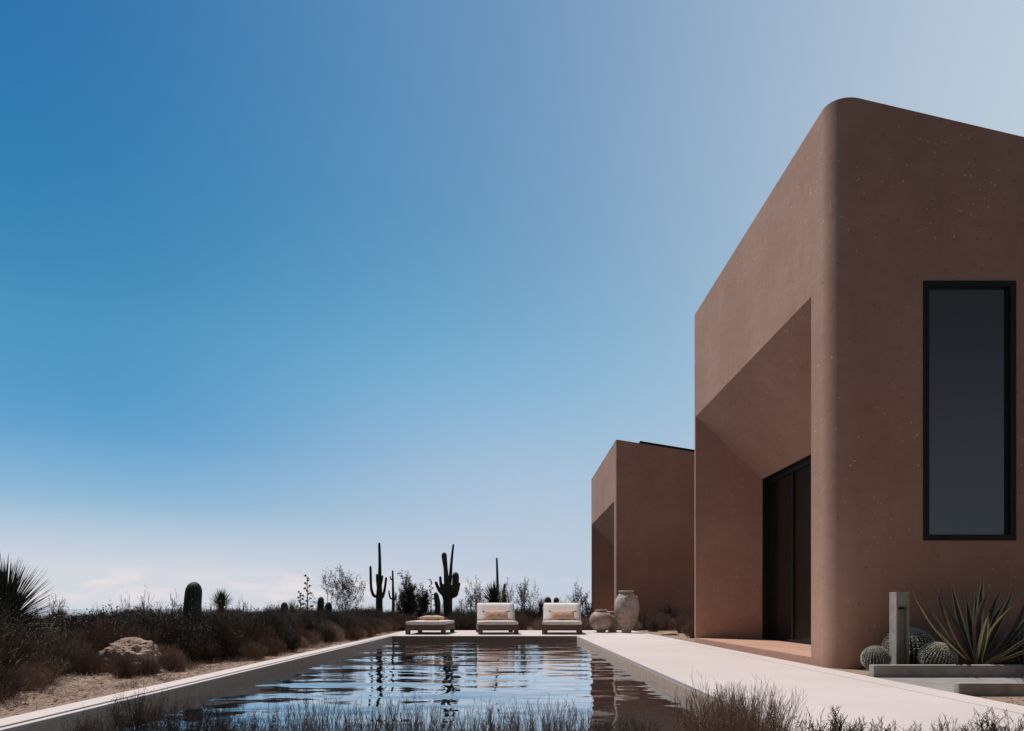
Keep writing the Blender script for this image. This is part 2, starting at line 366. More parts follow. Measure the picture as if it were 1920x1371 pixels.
# ------------------------------------------------------------------ the two houses
def house(name, label, x0, yn, yf, xr, ztop, slope, ya, yb, xb, yb2, r, rf, win=None, zs=5.6, zd=3.95, zpl=.09):
    t = thing(name, label, 'house', (x0, yn, 0))
    ox, oy = x0, yn
    Z = lambda x: ztop - slope * (x - x0)
    V = []; Fc = []
    def v(x, y, z): V.append((x - ox, y - oy, z)); return len(V) - 1
    def q(*p): Fc.append(tuple(v(*a) for a in p))
    zb = -.2
    # front wall (towards the camera) with the window hole
    xa = x0 + r
    if win:
        wx0, wx1, wz0, wz1 = win; rv = .10
        for a, b in ((xa, wx0), (wx1, xr)): q((a, yn, zb), (b, yn, zb), (b, yn, Z(b)), (a, yn, Z(a)))
        q((wx0, yn, zb), (wx1, yn, zb), (wx1, yn, wz0), (wx0, yn, wz0)); q((wx0, yn, wz1), (wx1, yn, wz1), (wx1, yn, Z(wx1)), (wx0, yn, Z(wx0)))
        q((wx0, yn, wz0), (wx1, yn, wz0), (wx1, yn + rv, wz0), (wx0, yn + rv, wz0)); q((wx0, yn, wz1), (wx0, yn + rv, wz1), (wx1, yn + rv, wz1), (wx1, yn, wz1))
        q((wx0, yn, wz0), (wx0, yn + rv, wz0), (wx0, yn + rv, wz1), (wx0, yn, wz1)); q((wx1, yn, wz0), (wx1, yn, wz1), (wx1, yn + rv, wz1), (wx1, yn + rv, wz0))
    else: q((xa, yn, zb), (xr, yn, zb), (xr, yn, Z(xr)), (xa, yn, Z(xa)))
    arc = [(x0 + r - r * math.sin(a), yn + r - r * math.cos(a)) for a in [i / 18 * math.pi / 2 for i in range(19)]]
    for (a, b), (c, d) in zip(arc, arc[1:]): q((a, b, zb), (a, b, Z(a)), (c, d, Z(c)), (c, d, zb))
    arc2 = [(x0 + rf - rf * math.cos(a), yf - rf + rf * math.sin(a)) for a in [i / 10 * math.pi / 2 for i in range(11)]]
    for (a, b), (c, d) in zip(arc2, arc2[1:]): q((a, b, zb), (a, b, Z(a)), (c, d, Z(c)), (c, d, zb))
    zt = Z(x0)
    q((x0, yn + r, zb), (x0, yn + r, zt), (x0, ya, zt), (x0, ya, zb)); q((x0, yb, zb), (x0, yb, zt), (x0, yf - rf, zt), (x0, yf - rf, zb))
    q((x0, ya, zs), (x0, ya, zt), (x0, yb, zt), (x0, yb, zs)); q((x0, ya, zb), (x0, ya, zpl), (x0, yb, zpl), (x0, yb, zb))
    q((x0 + rf, yf, zb), (x0 + rf, yf, Z(x0 + rf)), (xr, yf, Z(xr)), (xr, yf, zb)); q((xr, yn, zb), (xr, yf, zb), (xr, yf, Z(xr)), (xr, yn, Z(xr)))
    top = [(xr, yn)] + arc + [(x, y) for x, y in arc2] + [(xr, yf)]
    Fc.append(tuple(v(a, b, Z(a)) for a, b in top))
    # splayed niche: sides, floor and a ceiling that slopes down to the door head
    ya2 = ya + .45; n = 14
    for i in range(n):      # rounded hollow between the ceiling and the far wall
        pass
    q((x0, ya, zpl), (x0, yb, zpl), (xb, yb2, zpl), (xb, ya2, zpl))
    q((x0, ya, zs), (x0, ya, zpl), (xb, ya2, zpl), (xb, ya2, zd))
    k = .16                                        # fillet width as a share of each side
    def lerp(a, b, s): return tuple(a[i] + (b[i] - a[i]) * s for i in range(3))
    cf, cb = (x0, yb, zs), (xb, yb2, zd)             # outer and inner corner of ceiling / far wall
    q((x0, ya, zs), (xb, ya2, zd), (xb, yb2 - .02, zd), (x0, yb, zs)); q((x0, yb, zs), (xb, yb2 - .02, zd), (xb, yb2, zd), (xb, yb2, zd)) if False else None
    q((x0, yb, zpl), (x0, yb, zs), (xb, yb2 - .02, zd), (xb, yb2, zpl))
    # the dark reveal around the door
    bm = bmesh.new(); bv = [bm.verts.new(p) for p in V]
    for f in Fc:
        try: bm.faces.new([bv[i] for i in f])
        except ValueError: pass
    bmesh.ops.remove_doubles(bm, verts=bm.verts[:], dist=.0005)
    bmesh.ops.recalc_face_normals(bm, faces=bm.faces[:])
    # soften the fold between the sloping ceiling and the far wall of the niche
    a = Vector((0, yb - oy, zs)); b = Vector((xb - ox, yb2 - .02 - oy, zd))
    def onarc(f):
        if len(f.verts) != 4 or abs(f.normal.z) > .01: return False
        h = math.dist(*[(p.x, p.y) for p in (min(f.verts, key=lambda w_: w_.co.x + w_.co.y * 1e-3).co, max(f.verts, key=lambda w_: w_.co.x + w_.co.y * 1e-3).co)])
        return h < r * .12 and abs(f.normal.x) > .02 and abs(f.normal.y) > .02 and max(vv.co.z for vv in f.verts) > 6
    arcf = {f for f in bm.faces if onarc(f)}
    for f in bm.faces: f.smooth = f in arcf
    for e_ in bm.edges: e_.smooth = len(e_.link_faces) == 2 and all(f in arcf for f in e_.link_faces)
    me = bpy.data.meshes.new('wall'); bm.to_mesh(me); bm.free(); me.materials.append(PL)
    wall = link(bpy.data.objects.new('wall', me), t)
    # sliding door filling the back of the niche
    m = M(); X = xb - ox; y0_, y1_ = ya2 - oy, yb2 - oy; fr = .07
    box(m, X + .14, X + .24, y0_ - .05, y1_ + .05, zd - .10, zd + .12); box(m, X + .14, X + .24, y0_ - .05, y1_ + .05, zpl - .12, zpl + .05)
    npan = max(3, round((y1_ - y0_) / 1.6)); ys = np.linspace(y0_, y1_, npan + 1)
    for i, yy in enumerate(ys): box(m, X + .145, X + .235, yy - fr / 2, yy + fr / 2, zpl + .05, zd - .10)
    m2 = m.obj('sliding_door', METAL, t)
    for i in range(npan):
        p = M(); o = .012 * (i % 2); box(p, X + .18 + o, X + .195 + o, ys[i] + fr / 2, ys[i + 1] - fr / 2, zpl + .05, zd - .10); p.obj('pane', DARKG, m2)
    e = M(); box(e, X, X + .14, y0_, y1_, zd, zd + .02); box(e, X, X + .14, y1_, y1_ + .02, zpl, zd + .02); box(e, X, X + .14, y0_ - .02, y0_, zpl, zd + .02); box(e, X, X + .14, y0_, y1_, zpl - .05, zpl - .001)
    e.obj('door_reveal', METAL, t)
    if win:
        a0, a1, z0, z1 = wx0 - ox, wx1 - ox, wz0, wz1; fw = .085; m = M()
        box(m, a0 + .001, a1 - .001, -.012, .07, z0 + .001, z0 + fw, 0, .004); box(m, a0 + .001, a1 - .001, -.012, .07, z1 - fw, z1 - .001, 0, .004)
        box(m, a0 + .001, a0 + fw, -.012, .07, z0 + fw, z1 - fw, 0, .004); box(m, a1 - fw, a1 - .001, -.012, .07, z0 + fw, z1 - fw, 0, .004)
        box(m, a1 - fw - .035, a1 - fw, .02, .06, z0 + fw, z1 - fw)
        wf = m.obj('window', METAL, t)
        p = M(); box(p, a0 + fw, a1 - fw - .035, .045, .055, z0 + fw, z1 - fw); p.obj('pane', GLASS, wf)
    return t
H1 = house('plaster_house', 'nearest terracotta plaster house with rounded corner, deep niche and tall narrow window',
           4.57, 9.70, 17.18, 15.0, 8.17, .235, 10.43, 17.00, 6.05, 16.50, .36, .10, (5.84, 7.16, 1.80, 5.49))
H2 = house('plaster_house', 'farther brown plaster house with a dark panel on its roof, behind the clay jars',
           4.57, 29.95, 39.35, 13.0, 8.22, .163, 30.55, 39.1, 6.05, 38.5, .13, .06)
m = M(); Zr = lambda x: 8.22 - .163 * (x - 4.57)
for i in range(1):
    xa, xb_ = 5.63, 10.5
    v = [(x - 4.57, y - 29.95, Zr(x) + dz) for dz in (.035, .12) for y in (30.0, 34.5) for x in (xa, xb_)]
    m.add(v, np.array([(0, 2, 3, 1), (4, 5, 7, 6), (0, 1, 5, 4), (2, 6, 7, 3), (0, 4, 6, 2), (1, 3, 7, 5)]))
m.obj('roof_panel', METAL, H2)

# ------------------------------------------------------------------ loungers
def lounger(label, X, Y, rz, ang):
    t = thing('sun_lounger', label, 'sun lounger', (X, Y, 0), rz, 'white and wood sun loungers at the end of the pool')
    W, Ln = 1.25, 2.15; w = W / 2
    m = M()
    box(m, -w, w, 0, .05, .125, .30, 0, .006); box(m, -w, w, Ln - .05, Ln, .125, .30, 0, .006)
    for s in (-1, 1): box(m, min(s * w, s * (w - .05)), max(s * w, s * (w - .05)), .052, Ln - .052, .125, .298, 0, .006)
    for k in range(12): y = .09 + k * .17; box(m, -w + .055, w - .055, y, y + .12, .255, .285)
    m.obj('frame', WOOD, t)
    for sx in (-1, 1):
        for y in (.0, Ln - .14):
            m = M(); x0 = sx * w - (.135 if sx > 0 else 0); o = -.003 * (1 if y == 0 else -1)
            box(m, x0 - .003 * (sx < 0), x0 + .135 + .003 * (sx > 0), y + (o if y == 0 else 0), y + .14 + (0 if y == 0 else -o if False else .003), 0, .303, 0, .006); m.obj('leg', WOOD, t)
    def pad(y0, y1, z0, th):
        bm = bmesh.new(); bmesh.ops.create_cube(bm, size=1)
        bmesh.ops.subdivide_edges(bm, edges=bm.edges[:], cuts=5, use_grid_fill=True)
        for v in bm.verts:
            e = max(abs(v.co.x), abs(v.co.y)) * 2; crown = (1 - (abs(v.co.x) * 2) ** 4) * (1 - (abs(v.co.y) * 2) ** 6)
            v.co = Vector((v.co.x * (W - .005), y0 + (v.co.y + .5) * (y1 - y0), z0 + (v.co.z + .5) * th + (crown * .014 if v.co.z > .4 else 0)))
        bmesh.ops.bevel(bm, geom=[e for e in bm.edges if len(e.link_faces) == 2 and e.calc_face_angle(0) > 1.2], offset=.022, segments=3, affect='EDGES')
        return bm
    seat_end = Ln if ang == 0 else 1.15
    yp = 1.15
    m = M(); addbm(m, pad(-.015, 1.145, .304, .105)); o = m.obj('mattress', FAB, t, True)
    m = M(); bm = pad(0, 1.0 if ang == 0 else .80, 0, .105); bmesh.ops.rotate(bm, verts=bm.verts[:], cent=(0, 0, .0), matrix=Matrix.Rotation(ang, 3, 'X'))
    bmesh.ops.translate(bm, verts=bm.verts[:], vec=(0, yp + .005 + .105 * math.sin(ang) * 0, .304 + .02 * (ang > 0))); addbm(m, bm); m.obj('backrest', FAB, t, True)
    if ang > 0:
        m = M(); yy = yp + .62 * math.cos(ang); zz = .30 + .62 * math.sin(ang)
        for s in (-.45, .45): tubes(m, [[(s, yy, zz), (s, yy + .30, .27)]], [[.018, .018]], 8)
        box(m, -w + .06, w - .06, yp + .78 * math.cos(ang) - .02, yp + .78 * math.cos(ang) + .03, .28 + .74 * math.sin(ang), .33 + .74 * math.sin(ang)); m.obj('backrest_strut', WOOD, t)
    return t
def pillow(label, X, Y, Z, rx, rz, Wd=.80, Hh=.37, Th=.20):
    bm = bmesh.new(); n = 22; mm = 14; top = {}; V = {}
    for s in (1, -1):
        for i in range(n + 1):
            for j in range(mm + 1):
                u = i / n * 2 - 1; v = j / mm * 2 - 1
                if s == -1 and (i in (0, n) or j in (0, mm)): V[s, i, j] = V[1, i, j]; continue
                h = ((1 - abs(u) ** 2.6) * (1 - abs(v) ** 2.2)) ** .55
                px = u * (1 - .05 * (1 - v * v)) ; pz = v * (1 - .16 * (1 - u * u) ** 1.5 * 0 - .05 * (1 - u * u))
                wr = .008 * math.sin(7 * u + 3 * v * s + X * 3) * h * h + .003 * math.sin(11 * u - 5 * v + X) * h * h
                V[s, i, j] = bm.verts.new((px * Wd / 2, -s * (h * Th / 2 + wr), pz * Hh / 2))
    for s in (1, -1):
        for i in range(n):
            for j in range(mm):
                q = [V[s, i, j], V[s, i + 1, j], V[s, i + 1, j + 1], V[s, i, j + 1]]
                try: bm.faces.new(q if s == 1 else q[::-1])
                except ValueError: pass
    t = thing('pillow', label, 'pillow', (X, Y, Z), rz, 'peach pillows on the sun loungers')
    t.rotation_euler = (rx, 0, rz)
    m = M(); addbm(m, bm); m.obj('cushion', PEACH, t, True)
    g = np.random.default_rng(3)
    for sx in (-1, 1):
        for szz in (-1, 1):
            m = M(); k = 14; a = np.array([sx * Wd / 2 * .97, 0, szz * Hh / 2 * .95]); e = a + np.array([sx * .05, 0, -.03]) + g.normal(0, .014, (k, 3)); mid = (a + e) / 2 + g.normal(0, .006, (k, 3))
            tubes(m, np.stack([np.tile(a, (k, 1)), mid, e], 1), np.tile([.006, .007, .003], (k, 1)), 4); m.obj('tassel', TASS, t)
    return t
A1 = R(52)
lounger('flat sun lounger with white mattress laid level, leftmost of the three at the pool end', -2.71, 21.33, R(-3), 0)
lounger('sun lounger with raised white backrest, standing in the middle of the three', -.42, 21.33, R(5), A1)
lounger('sun lounger with raised white backrest, rightmost of the three, beside the clay jars', 1.565, 21.33, R(-4), A1)
pillow('peach pillow lying flat on the level lounger', -2.62, 22.45, .50, R(90), R(-3), .86, .40, .17)
pillow('peach pillow leaning on the raised backrest of the middle lounger', -.42 + math.cos(0) * -.10, 22.36, .595, R(-36), R(5))
pillow('peach pillow leaning on the raised backrest of the rightmost lounger', 1.565 + .09, 22.36, .595, R(-36), R(-4))

# ------------------------------------------------------------------ clay jars
def jar(label, X, Y, prof, lugs=False, sc_=1.0):
    t = thing('clay_jar', label, 'jar', (X, Y, 0), 0, 'weathered clay jars on the terrace')
    g = random.Random(int(X * 100)); ph = g.random() * 6
    # smooth the outline
    pr = np.array(prof, float); s = np.linspace(0, len(pr) - 1, 46); i = np.clip(s.astype(int), 0, len(pr) - 2); u = (s - i)[:, None]
    p0 = pr[np.clip(i - 1, 0, None)]; p1 = pr[i]; p2 = pr[i + 1]; p3 = pr[np.clip(i + 2, None, len(pr) - 1)]
    c = .5 * (2 * p1 + (p2 - p0) * u + (2 * p0 - 5 * p1 + 4 * p2 - p3) * u ** 2 + (3 * p1 - p0 - 3 * p2 + p3) * u ** 3)
    m = M(); lathe(m, c, 56, wob=lambda a, z: 1 + .018 * np.sin(2 * a + ph + z * 3) + .008 * np.sin(5 * a + z * 9) + .006 * np.sin(z * 60))
    m.obj('body', JAR, t, True)
    rt, zt = pr[-1]; m = M()
    lathe(m, [(rt - .004, zt - .03), (rt + .028, zt - .022), (rt + .034, zt + .005), (rt + .012, zt + .022), (rt - .022, zt + .014), (rt - .03, zt - .05), (rt - .02, zt - .25)], 48); m.obj('rim', JAR, t, True)
    if lugs:
        for a in (R(-105), R(-15), R(165)):
            m = M(); r1, z1 = .318, zt - .20; k = 9; pts = [(r1 * math.cos(a + d * .22) * (.93 + .17 * math.cos(d * 1.5)), r1 * math.sin(a + d * .22) * (.93 + .17 * math.cos(d * 1.5)), z1 + .05 * d) for d in np.linspace(-1, 1, k)]
            tubes(m, [pts], [[.02] * k], 8); m.obj('lug_handle', JAR, t, True)
    return t
jar('tall weathered clay jar with wide shoulders, the largest of the three', 3.85, 22.95, [(.0, 0), (.155, .0), (.165, .05), (.24, .20), (.34, .42), (.405, .70), (.41, .92), (.36, 1.12), (.27, 1.27), (.225, 1.35), (.232, 1.385)], True)
jar('round squat clay jar with rolled rim, left of the tall jar', 3.02, 23.15, [(.0, 0), (.14, .0), (.16, .05), (.27, .14), (.37, .30), (.385, .44), (.33, .60), (.22, .69), (.175, .725), (.18, .75)])
jar('small pinkish clay jar standing between the round and the tall jar', 3.46, 23.55, [(.0, 0), (.13, .0), (.15, .05), (.25, .13), (.33, .28), (.335, .42), (.29, .55), (.22, .63), (.20, .66), (.21, .69)])

# ------------------------------------------------------------------ path and bed by the house
m = M(); box(m, 4.43, 16, 6.84, 8.35, -.12, -.006, 0, .004)
tag(m.obj('garden_path', PAD), kind='structure')
m = M(); box(m, 4.425, 16, 8.352, 8.47, -.12, .142, 0, .008); tag(m.obj('concrete_edging', CONC), 'long concrete edging in front of the agave bed, under the bollard', 'edging', 'concrete edgings of the garden path')
m = M(); box(m, 4.425, 16, 6.76, 6.838, -.12, .098, 0, .008); tag(m.obj('concrete_edging', CONC), 'low concrete edging nearest the camera, on the near side of the grey path', 'edging', 'concrete edgings of the garden path')
m = M(); xs = np.linspace(4.9, 16, 60); ys = np.linspace(8.472, 9.69, 8); X_, Y_ = np.meshgrid(xs, ys); Z_ = .06 + .02 * np.sin(X_ * 5) * np.sin(Y_ * 7) - .1 * np.clip((5.1 - X_) / .2, 0, 1)
nx = len(xs); fs = np.array([(j * nx + i, j * nx + i + 1, (j + 1) * nx + i + 1, (j + 1) * nx + i) for j in range(7) for i in range(nx - 1)])
m.add(np.stack([X_, Y_, Z_], -1), fs); tag(m.obj('planting_bed', SOIL, smooth=True), kind='structure')

def bollard():
    t = thing('bollard_light', 'square grey concrete bollard light with a recessed slot, behind the edging', 'bollard light', (5.105, 9.0, 0))
    a = .085; m = M(); H = 1.05
    # left and right cheeks, back, cap and base of the slotted post
    box(m, -a, -a + .028, -a, a, 0, H, 0, .003); box(m, a - .028, a, -a, a, 0, H, 0, .003)
    box(m, -a + .029, a - .029, -.015, a - .001, 0, H - .001); box(m, -a + .029, a - .029, -a + .001, -.016, H - .19, H - .001); box(m, -a + .029, a - .029, -a + .001, -.016, 0, .10)
    m.obj('post', CONC, t)
    m = M(); box(m, -.03, .03, -a + .02, -.03, H - .225, H - .191); m.obj('lamp', METAL, t)
bollard()

def barrel(label, X, Y, z, r, ribs=24, sq=.92, tilt=(0, 0), spn=22):
    t = thing('barrel_cactus', label, 'cactus', (X, Y, z), 0, 'barrel cacti in the agave bed'); t.rotation_euler = (tilt[0], tilt[1], 0)
    pr = [(math.sin(a) * r, r * sq * .95 - math.cos(a) * r * sq) for a in np.linspace(.25, math.pi - .02, 30)]
    rib = lambda a: 1 + .05 * (np.abs(np.cos(a * ribs / 2)) ** .8 - .5) * 2
    m = M(); lathe(m, pr, ribs * 8, wob=lambda a, zz: rib(a)); m.obj('body', BARREL, t, True)
    g = np.random.default_rng(int(X * 77)); A = []; B = []
    for k in range(ribs):
        a = k * 2 * math.pi / ribs
        for th in np.linspace(.5, math.pi - .12, spn):
            rr = math.sin(th) * r * 1.06; p = np.array([rr * math.cos(a), rr * math.sin(a), r * sq * .95 - math.cos(th) * r * sq])
            nrm = np.array([math.cos(a) * math.sin(th), math.sin(a) * math.sin(th), -math.cos(th)])
            for _ in range(5): d = nrm + g.normal(0, .6, 3); A.append(p); B.append(p + d / np.linalg.norm(d) * r * .10)
    for _ in range(420):                              # woolly crown
        th = math.pi - abs(g.normal(0, .20)); a = g.uniform(0, 6.28); rr = math.sin(th) * r; p = np.array([rr * math.cos(a), rr * math.sin(a), r * sq * .95 - math.cos(th) * r * sq * .97])
        A.append(p); B.append(p + g.normal(0, .5, 3) * r * .07 + [0, 0, r * .06])
    A = np.array(A); B = np.array(B); m = M(); tubes(m, np.stack([A, B], 1), np.tile([r * .018, r * .004], (len(A), 1)), 3); m.obj('spines', SPINE, t)
    return t
barrel('small round barrel cactus left of the bollard', 4.74, 8.88, .05, .160, 28, .95, (R(14), R(-10)))
barrel('pale-crowned barrel cactus right of the bollard, in front of the larger one', 5.40, 8.78, .05, .20, 34, .92, (R(24), R(10)))
barrel('large dark barrel cactus behind the bollard and the pale-crowned one', 5.42, 9.32, .0, .30, 36, .95, (0, 0))
barrel('bluish barrel cactus at the right edge beside the big agave', 7.02, 9.28, .02, .30, 34, .95, (0, 0))

def blade(m, base, az, el, L, W, bend, mi=(0, 1), k=12, cup=.25, twist=0.0, margin=.16, wavy=0):
    """one long succulent leaf: 5 points across, two margins in a second material"""
    d = np.array([math.cos(az), math.sin(az), 0]); s0 = np.array([-math.sin(az), math.cos(az), 0]); up = np.array([0, 0, 1.0])
    p = np.array(base, float); e = el; pts = []
    for i in range(k + 1):
        u = i / k; wd = W * (.34 + 1.75 * u * (1 - u) ** .6) * (1 - u ** 3) * .8 + .003 * (1 - u)
        if u > .97: wd = .002
        dirv = d * math.cos(e) + up * math.sin(e); nrm = -d * math.sin(e) + up * math.cos(e)
        tw = twist * u; s = s0 * math.cos(tw) + nrm * math.sin(tw); n2 = nrm * math.cos(tw) - s0 * math.sin(tw)
        wv = wavy * math.sin(u * 17 + az * 5) * W
        row = [p + s * wd * q + n2 * (abs(q) ** 1.5 * 2.2 * cup * wd) + n2 * wv * q for q in (-.5, -.5 + margin, 0, .5 - margin, .5)]
        pts += row; p = p + dirv * L / k; e += bend / k
    n0 = len(pts); under = [np.array(q) for q in pts]
    th = .16 * W
    for i in range(k + 1):
        u = i / k; dirn = -d * 0 - up * 0
        e_ = el + bend * u; nrm = -d * math.sin(e_) + up * math.cos(e_); t_ = th * (1 - u) ** .8
        under[i * 5 + 1] = pts[i * 5 + 1] - nrm * t_ * .7; under[i * 5 + 2] = pts[i * 5 + 2] - nrm * t_; under[i * 5 + 3] = pts[i * 5 + 3] - nrm * t_ * .7
    f0 = []; f1 = []
    for i in range(k):
        for j in range(4):
            a = i * 5 + j; qd = (a, a + 1, a + 6, a + 5); (f1 if j in (0, 3) else f0).append(qd)
            b = n0 + a; (f1 if j in (0, 3) else f0).append((b + 5, b + 6, b + 1, b))
    n = m.n; v = np.array(pts + under); m.add(v, np.array(f0), mi[0]); m.f.append(np.array(f1) + n); m.m.append(np.full(len(f1), mi[1]))
def big_agave():
    base = Vector((5.97, 8.76, .12)); m = M(); g = random.Random(5)
    def aim(px, py, Y, W, bend, mi=(0, 1), el0=0, tw=0):
        bend *= 2.0
        """leaf from the heart to a measured tip"""
        tip = P(px, py, Y) - base; hor = math.hypot(tip.x, tip.y); az = math.atan2(tip.y, tip.x); el = math.atan2(tip.z, hor); L_ = tip.length
        blade(m, (0.05 * math.cos(az), .05 * math.sin(az), 0), az, el - bend / 2, L_ * (1 + bend * bend / 24), W * 1.1, bend, mi, 14, .28, tw, .2, .05)
    W = .115
    for a in [(1722, 1104, 8.9, .085, .35), (1745, 1120, 8.6, .10, .30), (1752, 1100, 9.3, .10, -.15), (1768, 1092, 9.2, .10, .4), (1780, 1075, 9.0, .13, .42), (1775, 1125, 8.45, .09, .5),
              (1788, 1084, 9.3, .12, .2), (1812, 1110, 9.4, .12, .1), (1830, 1102, 9.3, .12, .12), (1843, 1080, 9.1, .12, -.35), (1855, 1101, 8.6, .14, -.42), (1872, 1112, 9.3, .12, -.2),
              (1888, 1125, 9.2, .13, -.3), (1899, 1098, 9.2, .11, .05), (1897, 1136, 8.5, .14, -.35), (1918, 1105, 8.9, .13, .45), (1935, 1130, 9.1, .12, .3), (1945, 1165, 8.6, .12, .3), (1940, 1205, 8.5, .12, .25), (1765, 1180, 8.5, .09, .3), (1935, 1228, 8.6, .10, .2), (1850, 1150, 8.35, .10, .2)]:
        aim(*a, mi=(0, 1 if g.random() < .72 else 2), tw=g.uniform(-.5, .5))
    for i in range(4): blade(m, (0, 0, 0), g.uniform(0, 6.28), g.uniform(1.1, 1.45), g.uniform(.55, .8), .10, g.uniform(-.2, .2), (0, 1), 12)
    o = m.obj('agave', [AG, AGY, AGR], None, True); o.location = base
    tag(o, 'large variegated agave with long yellow-edged leaves against the house wall', 'agave')
big_agave()
def spiky(name, label, cat, X, Y, z, n, L, W, mat, trunk=0, seed=1, elmin=-.1, group=None, spread=1.0):
    g = random.Random(seed); t = thing(name, label, cat, (X, Y, z), 0, group); m = M()
    for i in range(n):
        u = (i + .5) / n; el = elmin + (1.5 - elmin) * (u ** .8); az = i * 2.39996 + g.uniform(-.2, .2)
        l_ = L * g.uniform(.8, 1.08) * (.68 + .32 * math.sin(max(el, 0))); k = 5
        blade(m, (0, 0, trunk + g.uniform(-.03, .03) - (1 - u) * .1 * L), az, el * spread + (1 - spread) * 1.5, l_, W, -g.uniform(.05, .3), (0, 0), k, .2, g.uniform(-.6, .6), .2)
    m.obj('leaves', mat, t)
    if trunk > .08:
        m = M(); tubes(m, [[(0, 0, -.1), (.01, 0, trunk * .5), (0, 0, trunk + .05)]], [[.09 * L + .05, .08 * L + .04, .08 * L + .03]], 10)
        g2 = np.random.default_rng(seed); kk = 60; a = g2.uniform(0, 6.28, kk); zz = g2.uniform(.1 * trunk, trunk, kk); r = .08 * L + .03
        A = np.stack([r * np.cos(a), r * np.sin(a), zz], 1); B = A + np.stack([np.cos(a) * .06, np.sin(a) * .06, -.22 * L * np.ones(kk)], 1); tubes(m, np.stack([A, B], 1), np.tile([.012, .004], (kk, 1)), 3)
        m.obj('trunk', TW3, t)
    return t
spiky('spiky_rosette', 'small dark spiky rosette at the right edge between the two concrete edgings', 'succulent', 5.35, 7.05, 0, 34, .24, .022, YUC, .02, 4)
spiky('spiky_rosette', 'pale spiky rosette in front of the near edging at the lower right', 'succulent', 5.12, 6.45, -.03, 30, .16, .016, SPINE, .02, 9)

# ------------------------------------------------------------------ saguaros and other cacti
def column(m, pts, rads, ribs=13, mi=0, depth=.13):
    """ribbed cactus limb through pts with radii, rounded top"""
    pts = [Vector(p) for p in pts]; n = len(pts); out = []
    S = 26
    for s in range(S + 1):
        u = s / S * (n - 1); i = min(int(u), n - 2); f = u - i
        p0 = pts[max(i - 1, 0)]; p1 = pts[i]; p2 = pts[i + 1]; p3 = pts[min(i + 2, n - 1)]
        c = .5 * (2 * p1 + (p2 - p0) * f + (2 * p0 - 5 * p1 + 4 * p2 - p3) * f * f + (3 * p1 - p0 - 3 * p2 + p3) * f ** 3)
        out.append((c, rads[i] + (rads[i + 1] - rads[i]) * f))
    d = (out[-1][0] - out[-2][0]).normalized(); r = rads[-1]; c = out[-1][0]; kk = 1.45
    while len(out) > 2 and (out[-1][0] - c).length < r * kk * 1.02: r = out[-1][1]; out.pop()
    for a in np.linspace(0, math.pi / 2 - .05, 9): out.append((c + d * (r * kk * (math.sin(a) - 1)), max(r * math.cos(a), r * .04)))
    seg = ribs * 4; V = []; a = np.arange(seg) / seg * 2 * np.pi; mod = 1 + depth * (np.abs(np.cos(a * ribs / 2)) - .6)
    ref = Vector((0, 1, 0))
    for j, (p, rr) in enumerate(out):
        dd = (out[min(j + 1, len(out) - 1)][0] - out[max(j - 1, 0)][0]).normalized()
        x = dd.cross(ref).normalized(); y = dd.cross(x)
        V.append(np.array(p)[None] + (rr * mod)[:, None] * (np.cos(a)[:, None] * np.array(x)[None] + np.sin(a)[:, None] * np.array(y)[None]))
    idx = np.arange(len(out) * seg).reshape(len(out), seg); p = idx[:-1]; q = idx[1:]
    m.add(np.concatenate(V), np.stack([p, np.roll(p, -1, 1), np.roll(q, -1, 1), q], -1).reshape(-1, 4), mi)
    m.add(V[-1], [tuple(range(seg))], mi)
def saguaro(label, Y, trunk, arms, mat=None, name='saguaro', cat='cactus', group='tall cacti beyond the terrace', dy=.12):
    """limbs: lists of (zoomed x, y) points from the photo enlargement, with half widths"""
    cv = lambda q: P(660 + q[0] / 6.233, 1000 + q[1] / 6.233, Y)
    k = Y / F / 6.233; b = cv(trunk[0][0]); base = Vector((b.x, Y, float(gz(b.x, Y)))); t = thing(name, label, cat, base, 0, group)
    pts = [cv(q) - base for q in trunk[0]]; pts[0].z = -.1; m = M(); column(m, pts, [r * k for r in trunk[1]]); m.obj('trunk', mat or CACT, t, True)
    for i, (pp, rr) in enumerate(arms):
        pts = [cv(q) - base for q in pp]
        for j, q in enumerate(pts): q.y += dy * (1 if i % 2 else -1) * min(j, 1)
        m = M(); column(m, pts, [r * k for r in rr], 11); m.obj('arm', mat or CACT, t, True)
    return t
saguaro('tallest saguaro with four upright arms, left of the flat lounger', 31, ([(318, 1020), (318, 760), (322, 560), (325, 350), (318, 108)], [38, 38, 23, 17, 13]),
        [([(305, 740), (262, 728), (232, 650), (225, 500), (222, 383)], [16, 17, 15, 14, 13]), ([(318, 690), (300, 640), (288, 560), (284, 472)], [18, 17, 13, 11]),
         ([(325, 655), (342, 610), (355, 550), (364, 492)], [14, 13, 11, 9]), ([(328, 775), (355, 735), (378, 640), (395, 510)], [16, 16, 14, 12])])
saguaro('small slim saguaro with two short upturned arms, right of the tallest saguaro', 34, ([(483, 1000), (483, 800), (478, 600), (475, 432)], [17, 17, 12, 9]),
        [([(478, 775), (452, 755), (440, 710), (435, 668)], [9, 10, 9, 7]), ([(484, 790), (502, 765), (508, 720), (511, 688)], [10, 10, 9, 7]), ([(476, 548), (462, 540), (455, 522), (450, 500)], [6, 7, 7, 6])])
